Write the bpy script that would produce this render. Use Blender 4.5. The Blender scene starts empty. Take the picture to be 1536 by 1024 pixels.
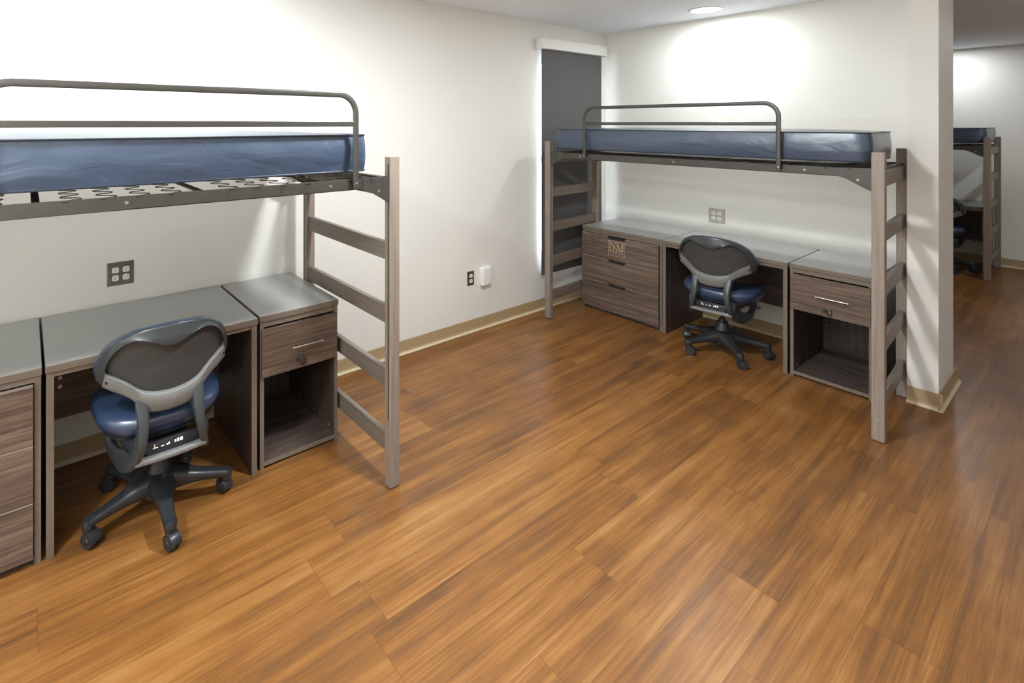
import bpy, bmesh, math, random
from mathutils import Vector, Matrix, noise

random.seed(7)
C = bpy.context.scene.collection
PI = math.pi


def srgb(r, g, b):
    f = lambda c: (c / 255 / 12.92) if c / 255 <= 0.04045 else ((c / 255 + 0.055) / 1.055) ** 2.4
    return (f(r), f(g), f(b), 1.0)


# ------------------------------------------------------------------ materials
def base_mat(name, col, rough=0.5, metal=0.0, spec=0.5, coat=0.0, coat_rough=0.2):
    m = bpy.data.materials.new(name)
    m.use_nodes = True
    nt = m.node_tree
    b = nt.nodes['Principled BSDF']
    b.inputs['Base Color'].default_value = col
    b.inputs['Roughness'].default_value = rough
    b.inputs['Metallic'].default_value = metal
    b.inputs['Specular IOR Level'].default_value = spec
    b.inputs['Coat Weight'].default_value = coat
    b.inputs['Coat Roughness'].default_value = coat_rough
    return m, nt, b


def N(nt, kind, **kw):
    n = nt.nodes.new(kind)
    for k, v in kw.items():
        if k.startswith('i_'):
            n.inputs[k[2:].replace('_', ' ')].default_value = v
        else:
            setattr(n, k, v)
    return n


def mapped(nt, scale, loc=(0, 0, 0), coord='Object'):
    tc = N(nt, 'ShaderNodeTexCoord')
    mp = N(nt, 'ShaderNodeMapping')
    mp.inputs['Scale'].default_value = scale
    mp.inputs['Location'].default_value = loc
    nt.links.new(tc.outputs[coord], mp.inputs['Vector'])
    return mp.outputs['Vector']


def ramp(nt, fac, stops):
    r = N(nt, 'ShaderNodeValToRGB')
    el = r.color_ramp.elements
    while len(el) < len(stops):
        el.new(0.5)
    for e, (p, c) in zip(el, stops):
        e.position = p
        e.color = c
    nt.links.new(fac, r.inputs['Fac'])
    return r.outputs['Color']


def bump(nt, b, height, strength, dist=0.002):
    bp = N(nt, 'ShaderNodeBump')
    bp.inputs['Strength'].default_value = strength
    bp.inputs['Distance'].default_value = dist
    nt.links.new(height, bp.inputs['Height'])
    nt.links.new(bp.outputs['Normal'], b.inputs['Normal'])


def speckle_mat(name, col, var=0.06, scale=60, rough=0.5, bstr=0.1, **kw):
    """plain coloured surface with faint mottling and a fine bump"""
    m, nt, b = base_mat(name, col, rough, **kw)
    v = mapped(nt, (1, 1, 1))
    n = N(nt, 'ShaderNodeTexNoise', i_Scale=scale, i_Detail=3.0)
    nt.links.new(v, n.inputs['Vector'])
    lo = tuple(c * (1 - var) for c in col[:3]) + (1,)
    hi = tuple(min(1, c * (1 + var)) for c in col[:3]) + (1,)
    nt.links.new(ramp(nt, n.outputs['Fac'], [(0.3, lo), (0.7, hi)]), b.inputs['Base Color'])
    if bstr:
        bump(nt, b, n.outputs['Fac'], bstr)
    return m


def grain_mat(name, dark, mid, light, axis, rough=0.42, freq=38, streak=1.0):
    """woodgrain laminate, grain running along the given local axis"""
    m, nt, b = base_mat(name, mid, rough)
    sc = {'x': (0.9, 1, 1), 'y': (1, 0.9, 1), 'z': (1, 1, 0.9)}[axis]
    k = {'x': (1.4, freq, freq), 'y': (freq, 1.4, freq), 'z': (freq, freq, 1.4)}[axis]
    v = mapped(nt, k)
    n1 = N(nt, 'ShaderNodeTexNoise', i_Scale=1.0, i_Detail=4.0, i_Roughness=0.6, i_Distortion=0.25)
    nt.links.new(v, n1.inputs['Vector'])
    k2 = tuple(q * 4 for q in k)
    v2 = mapped(nt, k2)
    n2 = N(nt, 'ShaderNodeTexNoise', i_Scale=1.0, i_Detail=2.0)
    nt.links.new(v2, n2.inputs['Vector'])
    mx = N(nt, 'ShaderNodeMix', data_type='FLOAT')
    mx.inputs[0].default_value = 0.35
    nt.links.new(n1.outputs['Fac'], mx.inputs[2])
    nt.links.new(n2.outputs['Fac'], mx.inputs[3])
    s = 0.12 / streak
    col = ramp(nt, mx.outputs[0], [(0.5 - s, dark), (0.5, mid), (0.5 + s, light)])
    nt.links.new(col, b.inputs['Base Color'])
    bump(nt, b, n2.outputs['Fac'], 0.05)
    return m


def floor_mat():
    m, nt, b = base_mat('wood_plank_floor', srgb(170, 112, 60), 0.3, spec=0.45)
    L = nt.links.new
    W, LEN = 0.185, 1.25
    tc = N(nt, 'ShaderNodeTexCoord')
    sx = N(nt, 'ShaderNodeSeparateXYZ')
    L(tc.outputs['Object'], sx.inputs[0])

    def M(op, a, bb=None, c=None):
        n = N(nt, 'ShaderNodeMath', operation=op)
        for i, q in enumerate((a, bb, c)):
            if q is None:
                continue
            if isinstance(q, (int, float)):
                n.inputs[i].default_value = q
            else:
                L(q, n.inputs[i])
        return n.outputs[0]
    xs = M('DIVIDE', M('ADD', sx.outputs['X'], 1.605 + W * 40), W)
    col = M('FLOOR', xs)
    fx = M('FRACT', xs)
    wn = N(nt, 'ShaderNodeTexWhiteNoise', noise_dimensions='1D')
    L(col, wn.inputs['W'])
    ys = M('ADD', M('DIVIDE', sx.outputs['Y'], LEN), M('MULTIPLY', wn.outputs['Value'], 1.0))
    ys = M('ADD', ys, 20.1)
    row = M('FLOOR', ys)
    fy = M('FRACT', ys)
    wn2 = N(nt, 'ShaderNodeTexWhiteNoise', noise_dimensions='2D')
    cv = N(nt, 'ShaderNodeCombineXYZ')
    L(col, cv.inputs[0]); L(row, cv.inputs[1])
    L(cv.outputs[0], wn2.inputs['Vector'])
    rnd = wn2.outputs['Value']
    # grain coords, shifted per plank
    gv = N(nt, 'ShaderNodeCombineXYZ')
    L(M('MULTIPLY', sx.outputs['X'], 20.0), gv.inputs[0])
    L(M('ADD', M('MULTIPLY', sx.outputs['Y'], 0.95), M('MULTIPLY', rnd, 37.0)), gv.inputs[1])
    L(M('MULTIPLY', rnd, 11.0), gv.inputs[2])
    n1 = N(nt, 'ShaderNodeTexNoise', i_Scale=1.0, i_Detail=7.0, i_Roughness=0.6, i_Distortion=0.55)
    L(gv.outputs[0], n1.inputs['Vector'])
    gv2 = N(nt, 'ShaderNodeCombineXYZ')
    L(M('MULTIPLY', sx.outputs['X'], 170.0), gv2.inputs[0])
    L(M('ADD', M('MULTIPLY', sx.outputs['Y'], 3.2), M('MULTIPLY', rnd, 17.0)), gv2.inputs[1])
    n2 = N(nt, 'ShaderNodeTexNoise', i_Scale=1.0, i_Detail=3.0, i_Roughness=0.6)
    L(gv2.outputs[0], n2.inputs['Vector'])
    n3 = N(nt, 'ShaderNodeTexNoise', i_Scale=5.0, i_Detail=3.0)
    L(tc.outputs['Object'], n3.inputs['Vector'])
    f = M('ADD', M('MULTIPLY', n1.outputs['Fac'], 0.55), M('MULTIPLY', n2.outputs['Fac'], 0.30))
    f = M('ADD', f, M('MULTIPLY', n3.outputs['Fac'], 0.15))
    f = M('ADD', f, M('MULTIPLY', M('SUBTRACT', rnd, 0.5), 0.07))
    c = ramp(nt, f, [(0.31, srgb(74, 48, 28)), (0.42, srgb(104, 69, 37)), (0.50, srgb(123, 80, 38)),
                     (0.57, srgb(138, 93, 47)), (0.69, srgb(158, 118, 71))])
    # seams
    ex = M('MINIMUM', fx, M('SUBTRACT', 1.0, fx))
    ey = M('MINIMUM', fy, M('SUBTRACT', 1.0, fy))
    sxm = M('LESS_THAN', ex, 0.006)
    sym = M('LESS_THAN', ey, 0.0012)
    seam = M('MAXIMUM', sxm, sym)
    mx = N(nt, 'ShaderNodeMix', data_type='RGBA', blend_type='MULTIPLY')
    L(M('MULTIPLY', seam, 0.35), mx.inputs[0])
    L(c, mx.inputs[6])
    mx.inputs[7].default_value = (0.35, 0.3, 0.28, 1)
    L(mx.outputs[2], b.inputs['Base Color'])
    rr = M('ADD', M('MULTIPLY', n1.outputs['Fac'], 0.12), 0.27)
    L(rr, b.inputs['Roughness'])
    hb = M('SUBTRACT', M('MULTIPLY', n2.outputs['Fac'], 0.6), M('MULTIPLY', seam, 0.6))
    bump(nt, b, hb, 0.12, 0.0015)
    return m


def wall_mat(name, col, rough=0.55, bs=0.25, spec=0.4):
    m, nt, b = base_mat(name, col, rough, spec=spec)
    v = mapped(nt, (1, 1, 1))
    n = N(nt, 'ShaderNodeTexNoise', i_Scale=130.0, i_Detail=3.0)
    nt.links.new(v, n.inputs['Vector'])
    n2 = N(nt, 'ShaderNodeTexNoise', i_Scale=1.2, i_Detail=2.0)
    nt.links.new(v, n2.inputs['Vector'])
    lo = tuple(c * 0.975 for c in col[:3]) + (1,)
    nt.links.new(ramp(nt, n2.outputs['Fac'], [(0.3, lo), (0.7, col)]), b.inputs['Base Color'])
    bump(nt, b, n.outputs['Fac'], bs, 0.002)
    return m


M = {}
M['wall'] = wall_mat('wall_paint', srgb(229, 226, 218))
M['ceiling'] = wall_mat('ceiling_paint', srgb(238, 241, 245), 0.8, 0.15)
M['floor'] = floor_mat()
M['cove'] = speckle_mat('cove_base_vinyl', srgb(172, 148, 112), 0.03, 20, 0.45, 0.03)
M['toe'] = speckle_mat('cove_toe_highlight', srgb(205, 188, 155), 0.03, 20, 0.4, 0.03)  # lighter tone paints the highlight along the toe of the cove base
M['front'] = grain_mat('walnut_laminate_front', srgb(72, 58, 51), srgb(96, 80, 69), srgb(118, 101, 87), 'x', 0.42, 40)
M['panelz'] = grain_mat('dark_laminate_panel', srgb(50, 40, 38), srgb(66, 53, 49), srgb(82, 68, 61), 'z', 0.4, 60)
M['panelx'] = grain_mat('dark_laminate_shelf', srgb(56, 46, 43), srgb(76, 64, 58), srgb(96, 82, 74), 'x', 0.4, 30)
M['edge'] = speckle_mat('taupe_edge_band', srgb(111, 99, 87), 0.05, 40, 0.45, 0.03)
M['seam'] = speckle_mat('light_edge_band', srgb(146, 134, 121), 0.04, 40, 0.4, 0)
M['top'] = speckle_mat('grey_laminate_top', srgb(158, 157, 154), 0.03, 90, 0.34, 0.04)
M['post'] = grain_mat('taupe_wood_post', srgb(124, 111, 100), srgb(134, 121, 110), srgb(144, 131, 119), 'z', 0.42, 60)
M['rung'] = grain_mat('taupe_wood_rung', srgb(104, 93, 84), srgb(113, 102, 92), srgb(121, 110, 99), 'y', 0.42, 60)
M['slot'] = speckle_mat('post_slot', srgb(34, 29, 27), 0.05, 20, 0.6, 0)
M['metal'] = speckle_mat('bronze_grey_steel', srgb(72, 69, 64), 0.05, 30, 0.38, 0.03, metal=0.35)
M['spring'] = speckle_mat('black_spring_wire', srgb(38, 32, 28), 0.05, 30, 0.4, 0, metal=0.4)
M['bolt'] = speckle_mat('bolt_steel', srgb(170, 168, 162), 0.04, 30, 0.3, 0, metal=0.8)
M['chrome'] = speckle_mat('brushed_nickel', srgb(190, 188, 184), 0.04, 60, 0.25, 0, metal=0.95)
M['lock'] = speckle_mat('dark_lock_metal', srgb(90, 88, 86), 0.1, 60, 0.3, 0, metal=0.8)
M['steel'] = speckle_mat('stainless_plate', srgb(150, 146, 140), 0.03, 60, 0.28, 0, metal=0.9)
M['steel_lit'] = speckle_mat('lit_stainless_plate', srgb(186, 180, 170), 0.03, 60, 0.5, 0, metal=0.4)  # same stainless, coloured lighter for the light falling on this plate
M['backing'] = speckle_mat('white_shade_backing', srgb(235, 236, 238), 0.02, 40, 0.7, 0)
M['white'] = speckle_mat('white_plastic', srgb(236, 234, 228), 0.02, 40, 0.4, 0)
M['hole'] = speckle_mat('dark_slot', srgb(30, 28, 27), 0.02, 40, 0.6, 0)
M['shade'] = speckle_mat('dark_roller_fabric', srgb(92, 90, 89), 0.05, 300, 0.75, 0.1)
M['valance'] = speckle_mat('white_valance', srgb(232, 230, 224), 0.02, 40, 0.45, 0)
M['shell'] = speckle_mat('grey_chair_plastic', srgb(56, 59, 60), 0.04, 50, 0.3, 0.05)
M['yoke'] = speckle_mat('light_grey_chair_plastic', srgb(110, 110, 107), 0.04, 50, 0.42, 0.05)
M['cpanel'] = speckle_mat('dark_back_panel', srgb(54, 52, 51), 0.06, 200, 0.6, 0.1)
M['black'] = speckle_mat('black_chair_plastic', srgb(42, 44, 47), 0.06, 50, 0.36, 0.05)
M['emblem'] = speckle_mat('tan_emblem', srgb(188, 166, 134), 0.04, 80, 0.5, 0)
M['frame'] = speckle_mat('window_frame_vinyl', srgb(225, 225, 222), 0.02, 40, 0.4, 0)


def vinyl_mat(name, col, rough):
    m, nt, b = base_mat(name, col, rough, spec=0.6, coat=0.5, coat_rough=0.28)
    v = mapped(nt, (2.2, 2.2, 5))
    n = N(nt, 'ShaderNodeTexNoise', i_Scale=2.2, i_Detail=3.0, i_Distortion=1.2)
    nt.links.new(v, n.inputs['Vector'])
    v2 = mapped(nt, (1, 1, 1))
    n2 = N(nt, 'ShaderNodeTexNoise', i_Scale=400.0, i_Detail=1.0)
    nt.links.new(v2, n2.inputs['Vector'])
    mx = N(nt, 'ShaderNodeMix', data_type='FLOAT')
    mx.inputs[0].default_value = 0.03
    nt.links.new(n.outputs['Fac'], mx.inputs[2])
    nt.links.new(n2.outputs['Fac'], mx.inputs[3])
    bump(nt, b, mx.outputs[0], 0.35, 0.02)
    return m


M['vinyl'] = vinyl_mat('navy_vinyl', srgb(52, 65, 84), 0.36)
M['seatvinyl'] = vinyl_mat('blue_seat_vinyl', srgb(50, 64, 90), 0.26)
M['piping'] = speckle_mat('dark_piping', srgb(40, 46, 58), 0.05, 60, 0.45, 0)


def emit_mat(name, col, s):
    m = bpy.data.materials.new(name)
    m.use_nodes = True
    nt = m.node_tree
    nt.nodes.remove(nt.nodes['Principled BSDF'])
    e = N(nt, 'ShaderNodeEmission')
    e.inputs['Color'].default_value = col
    e.inputs['Strength'].default_value = s
    nt.links.new(e.outputs[0], nt.nodes['Material Output'].inputs['Surface'])
    return m


m, nt, b = base_mat('window_glass', (1, 1, 1, 1), 0.02)
b.inputs['Transmission Weight'].default_value = 1.0
b.inputs['IOR'].default_value = 1.1
M['glass'] = m


# ------------------------------------------------------------------ mesh helpers
def add_box(bm, x0, x1, y0, y1, z0, z1, bev=0.0, seg=2, mi=0):
    r = bmesh.ops.create_cube(bm, size=1.0)
    vs = r['verts']
    for v in vs:
        v.co = Vector(((x0 + x1) / 2 + v.co.x * (x1 - x0), (y0 + y1) / 2 + v.co.y * (y1 - y0),
                       (z0 + z1) / 2 + v.co.z * (z1 - z0)))
    fs = {f for v in vs for f in v.link_faces}
    for f in fs:
        f.material_index = mi
    if bev > 0:
        es = list({e for v in vs for e in v.link_edges})
        bmesh.ops.bevel(bm, geom=es, offset=bev, segments=seg, profile=0.5, affect='EDGES')


def add_cyl(bm, p0, p1, r0, r1=None, seg=16):
    r1 = r0 if r1 is None else r1
    p0, p1 = Vector(p0), Vector(p1)
    d = p1 - p0
    q = d.to_track_quat('Z', 'Y').to_matrix().to_4x4()
    mt = Matrix.Translation((p0 + p1) / 2) @ q
    bmesh.ops.create_cone(bm, cap_ends=True, segments=seg, radius1=r0, radius2=r1, depth=d.length, matrix=mt)


def add_tube(bm, pts, r, seg=8, closed=False):
    pts = [Vector(p) for p in pts]
    n = len(pts)
    rings = []
    up = None
    for i, p in enumerate(pts):
        a = pts[(i - 1) % n] if (closed or i > 0) else p
        c = pts[(i + 1) % n] if (closed or i < n - 1) else p
        t = (c - a).normalized()
        if up is None:
            up = t.orthogonal().normalized()
        up = (up - t * up.dot(t)).normalized()
        s = t.cross(up)
        rings.append([bm.verts.new(p + (up * math.cos(2 * PI * k / seg) + s * math.sin(2 * PI * k / seg)) * r) for k in range(seg)])
    for i in range(n if closed else n - 1):
        A, B = rings[i], rings[(i + 1) % n]
        for k in range(seg):
            bm.faces.new((A[k], A[(k + 1) % seg], B[(k + 1) % seg], B[k]))
    if not closed:
        bm.faces.new(rings[0][::-1]); bm.faces.new(rings[-1])


def add_sweep(bm, pts, lat, round_=0.35, seg=3):
    """rounded-rect section sweep. pts: (pos, w, t); w across the path in plane, t along lateral axis lat"""
    rings = []
    n = len(pts)
    for i, (p, w, t) in enumerate(pts):
        p = Vector(p)
        a = Vector(pts[max(0, i - 1)][0]); c = Vector(pts[min(n - 1, i + 1)][0])
        T = (c - a).normalized()
        Lx = Vector(lat); Lx = (Lx - T * Lx.dot(T)).normalized()
        B = T.cross(Lx).normalized()
        r = min(w, t) * round_
        ring = []
        for (sx, sy, a0) in ((1, 1, 0), (-1, 1, 1), (-1, -1, 2), (1, -1, 3)):
            for k in range(seg + 1):
                an = (a0 + k / seg) * PI / 2
                ring.append(bm.verts.new(p + Lx * (sx * (t / 2 - r) + r * math.cos(an)) + B * (sy * (w / 2 - r) + r * math.sin(an))))
        rings.append(ring)
    m_ = len(rings[0])
    for i in range(n - 1):
        A, B_ = rings[i], rings[i + 1]
        for k in range(m_):
            bm.faces.new((A[k], A[(k + 1) % m_], B_[(k + 1) % m_], B_[k]))
    bm.faces.new(rings[0][::-1]); bm.faces.new(rings[-1])


def smooth_pts(P, n=4):
    """Catmull-Rom through tuples of numbers"""
    out = []
    for i in range(len(P) - 1):
        p0 = P[max(0, i - 1)]; p1 = P[i]; p2 = P[i + 1]; p3 = P[min(len(P) - 1, i + 2)]
        for k in range(n):
            t = k / n
            out.append(tuple(0.5 * ((2 * b) + (-a + c) * t + (2 * a - 5 * b + 4 * c - d) * t * t + (-a + 3 * b - 3 * c + d) * t ** 3)
                             for a, b, c, d in zip(p0, p1, p2, p3)))
    out.append(tuple(P[-1]))
    return out


def add_prism(bm, poly, axis, a0, a1):
    """extrude 2-D polygon along axis; poly in the remaining two axes in xyz order"""
    def mk(p, a):
        if axis == 'x': return (a, p[0], p[1])
        if axis == 'y': return (p[0], a, p[1])
        return (p[0], p[1], a)
    A = [bm.verts.new(mk(p, a0)) for p in poly]
    B = [bm.verts.new(mk(p, a1)) for p in poly]
    n = len(poly)
    for i in range(n):
        bm.faces.new((A[i], A[(i + 1) % n], B[(i + 1) % n], B[i]))
    bm.faces.new(A[::-1]); bm.faces.new(B)


def add_lathe(bm, prof, c=(0, 0), seg=28):
    rings = []
    for r, z in prof:
        if r < 1e-6:
            rings.append([bm.verts.new((c[0], c[1], z))])
        else:
            rings.append([bm.verts.new((c[0] + r * math.cos(2 * PI * k / seg), c[1] + r * math.sin(2 * PI * k / seg), z)) for k in range(seg)])
    for A, B in zip(rings, rings[1:]):
        for k in range(seg):
            k2 = (k + 1) % seg
            if len(A) == 1 and len(B) == 1:
                continue
            if len(A) == 1:
                bm.faces.new((A[0], B[k], B[k2]))
            elif len(B) == 1:
                bm.faces.new((A[k], B[0], A[k2]))
            else:
                bm.faces.new((A[k], A[k2], B[k2], B[k]))
    if len(rings[0]) > 1:
        bm.faces.new(rings[0][::-1])
    if len(rings[-1]) > 1:
        bm.faces.new(rings[-1])


def obj(name, bm, mats, parent=None, smooth=False, label=None, angle=40):
    bmesh.ops.recalc_face_normals(bm, faces=bm.faces[:])
    me = bpy.data.meshes.new(name)
    bm.to_mesh(me)
    bm.free()
    if not isinstance(mats, (list, tuple)):
        mats = [mats]
    for mm in mats:
        me.materials.append(mm)
    if smooth:
        me.polygons.foreach_set('use_smooth', [True] * len(me.polygons))
        me.update()
        try:
            me.set_sharp_from_angle(angle=math.radians(angle))
        except Exception:
            pass
    o = bpy.data.objects.new(name, me)
    C.objects.link(o)
    if parent is not None:
        o.parent = parent
    if label:
        o['label'] = label
    return o


def thing(name, label, cat, loc=(0, 0, 0), rz=0.0, group=None):
    o = bpy.data.objects.new(name, None)
    o.empty_display_size = 0.1
    C.objects.link(o)
    o.location = loc
    o.rotation_euler = (0, 0, rz)
    o['label'] = label
    o['category'] = cat
    if group:
        o['group'] = group
    return o


def struct(name, bm, mat):
    o = obj(name, bm, mat)
    o['kind'] = 'structure'
    return o


def B(*a, **k):
    bm = bmesh.new()
    add_box(bm, *a, **k)
    return bm


def copy_tree(o, parent=None):
    c = o.copy()
    C.objects.link(c)
    if parent is not None:
        c.parent = parent
    for ch in list(o.children):
        copy_tree(ch, c)
    return c


# ------------------------------------------------------------------ the room
CZ = 2.50
WX = -3.0      # left wall
WY = 4.57      # back wall
FY = 8.87      # far wall
RX = 3.0
NY = -2.6

struct('floor', B(WX - 0.3, RX + 0.2, NY - 0.2, FY + 0.2, -0.05, 0.0), M['floor'])
struct('ceiling', B(WX - 0.3, RX + 0.2, NY - 0.2, FY + 0.2, CZ, CZ + 0.08), M['ceiling'])
# left wall with the window opening
w0, w1, wz0, wz1 = 3.595, 4.405, 0.42, 2.20
bm = bmesh.new()
add_box(bm, WX - 0.16, WX, NY, w0, 0, CZ)
add_box(bm, WX - 0.16, WX, w1, FY, 0, CZ)
add_box(bm, WX - 0.16, WX, w0, w1, 0, wz0)
add_box(bm, WX - 0.16, WX, w0, w1, wz1, CZ)
struct('wall_left', bm, M['wall'])
struct('wall_back', B(WX, -0.64, WY, WY + 0.12, 0, CZ), M['wall'])
struct('wall_column', B(-0.7275, -0.595, 4.122, WY, 0, CZ), M['wall'])
struct('wall_light_block', B(-0.735, -0.595, NY, -0.15, 0, CZ), M['wall'])  # unseen wall piece added to block lamp light from the corridor floor
struct('wall_far', B(WX, RX, FY, FY + 0.12, 0, CZ), M['wall'])
struct('wall_right', B(RX, RX + 0.12, NY, FY, 0, CZ), M['wall'])
struct('wall_near', B(WX, RX, NY - 0.12, NY, 0, CZ), M['wall'])

# window in the left wall
bm = bmesh.new()
for a in ((w0, w0 + 0.045, wz0, wz1), (w1 - 0.045, w1, wz0, wz1), (w0, w1, wz0, wz0 + 0.045), (w0, w1, wz1 - 0.045, wz1),
          (w0, w1, 1.28, 1.325)):
    add_box(bm, WX - 0.12, WX - 0.06, a[0], a[1], a[2], a[3], 0.004)
wf = struct('window_1', bm, M['frame'])
obj('window_pane', B(WX - 0.094, WX - 0.088, w0 + 0.03, w1 - 0.03, wz0 + 0.03, wz1 - 0.03), M['glass'], wf)


def cove(name, path_axis, a0, a1, w, side, h=0.094):
    """vinyl cove base along a wall; side=+1 grows in +axis direction off the wall plane w"""
    prof = [(0, 0.0), (0.016, 0.0), (0.0155, 0.004), (0.009, 0.012), (0.005, 0.024), (0.004, h - 0.004), (0.002, h), (0, h)]
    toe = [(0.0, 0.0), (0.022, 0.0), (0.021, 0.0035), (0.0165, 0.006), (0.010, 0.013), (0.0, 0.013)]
    def go(pr):
        bm = bmesh.new()
        pl = [(w + side * x, z) for x, z in pr]
        add_prism(bm, pl, 'y' if path_axis == 'y' else 'x', a0, a1)
        return bm
    o = struct(name, go(prof), M['cove'])
    obj('toe_highlight', go(toe), M['toe'], o)
    return o


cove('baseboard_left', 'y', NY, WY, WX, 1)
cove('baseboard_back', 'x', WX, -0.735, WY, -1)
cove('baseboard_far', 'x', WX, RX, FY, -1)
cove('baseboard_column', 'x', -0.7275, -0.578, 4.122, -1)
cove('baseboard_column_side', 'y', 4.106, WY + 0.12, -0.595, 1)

# ------------------------------------------------------------------ roller shade
t = thing('roller_shade', 'dark grey roller shade under a white boxed valance in the corner window', 'window shade', (WX, 3.99, 1.3))
bm = bmesh.new()
add_box(bm, 0.0, 0.084, 3.535 - 3.99, 4.462 - 3.99, 2.262 - 1.3, 2.356 - 1.3, 0.003)
obj('valance', bm, M['valance'], t, label='white boxed valance')
bm = bmesh.new()
add_box(bm, 0.034, 0.037, 3.562 - 3.99, 4.440 - 3.99, 0.33 - 1.3, 2.30 - 1.3)
sc_ = obj('shade_cloth', bm, M['shade'], t)
obj('backing', B(0.0325, 0.034, 3.562 - 3.99, 4.440 - 3.99, 0.33 - 1.3, 2.26 - 1.3), M['backing'], sc_, label='white back of the shade')
bm = bmesh.new()
add_box(bm, 0.028, 0.043, 3.562 - 3.99, 4.440 - 3.99, 0.308 - 1.3, 0.335 - 1.3, 0.004)
obj('hem_bar', bm, M['shade'], t)


# ------------------------------------------------------------------ outlets
def receptacle(bm_w, bm_h, y, z):
    """rounded duplex face, in local plane x=0 facing +x"""
    poly = []
    for k in range(24):
        a = 2 * PI * k / 24
        poly.append((y + max(-0.0145, min(0.0145, 0.0175 * math.cos(a))), z + max(-0.0135, min(0.0135, 0.0165 * math.sin(a)))))
    add_prism(bm_w, poly, 'x', 0.004, 0.0075)
    for dy, h in ((-0.006, 0.0085), (0.006, 0.007)):
        add_box(bm_h, 0.007, 0.0082, y + dy - 0.0012, y + dy + 0.0012, z + 0.001, z + 0.001 + h)
    add_cyl(bm_h, (0.007, y, z - 0.0065), (0.0082, y, z - 0.0065), 0.0026, seg=10)


def outlet(label, loc, rz, w, h, cols, plate='steel'):
    t = thing('wall_outlet', label, 'outlet', loc, rz)
    bm = bmesh.new()
    add_box(bm, 0, 0.0055, -w / 2, w / 2, -h / 2, h / 2, 0.002)
    obj('cover_plate', bm, M[plate], t)
    bm = bmesh.new()
    add_box(bm, 0, 0.0012, -w / 2 - 0.0015, w / 2 + 0.0015, -h / 2 - 0.0015, h / 2 + 0.0015)
    obj('plate_outline', bm, M['slot'], t)  # thin dark outline around the cover plate
    for y in cols:
        for z in (0.0195, -0.0195):
            a, c = bmesh.new(), bmesh.new()
            receptacle(a, c, y, z)
            r = obj('receptacle', a, M['white'], t, label='white receptacle')
            obj('slot', c, M['hole'], r)
        for z in ((0.0,) if len(cols) > 0 else ()):
            bm = bmesh.new()
            add_cyl(bm, (0.004, y, z), (0.0065, y, z), 0.003, seg=10)
            obj('screw', bm, M['bolt'], t)
    return t


outlet('square steel plate with four white sockets on the wall above the near left desk', (WX, 0.379, 0.865), 0, 0.116, 0.113, (-0.0235, 0.0235))
outlet('square steel plate with four white sockets on the wall above the far right desk', (-1.97, WY, 0.857), -PI / 2, 0.122, 0.114, (-0.0235, 0.0235), 'steel_lit')
outlet('small narrow outlet with two white sockets low on the left wall', (WX, 2.765, 0.416), 0, 0.066, 0.106, (0.0,))

t = thing('wall_box', 'small white plastic box low on the left wall beside the narrow outlet', 'wall box', (WX, 2.915, 0.415))
bm = bmesh.new()
add_box(bm, 0, 0.036, -0.054, 0.048, -0.073, 0.073, 0.008, 3)
obj('housing', bm, M['white'], t, True)
bm = bmesh.new()
add_box(bm, 0.0355, 0.0375, -0.034, 0.028, -0.055, 0.055, 0.0008)
obj('front_cover', bm, M['white'], t)


# ------------------------------------------------------------------ loft beds
BL = 2.155
PU, PV, PH = 0.052, 0.043, 1.472
RT = [1.371, 1.085, 0.798, 0.512, 0.222]


def tapered_bracket(flip):
    """gusset plate profile in (u,z); grows in +u from post face"""
    s = -1 if flip else 1
    p = [(0, 1.389), (0.105, 1.386), (0.135, 1.384), (0.135, 1.338), (0.120, 1.333), (0.105, 1.328), (0.02, 1.279), (0.0, 1.271)]
    return [(s * a, z) for a, z in p]


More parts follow.
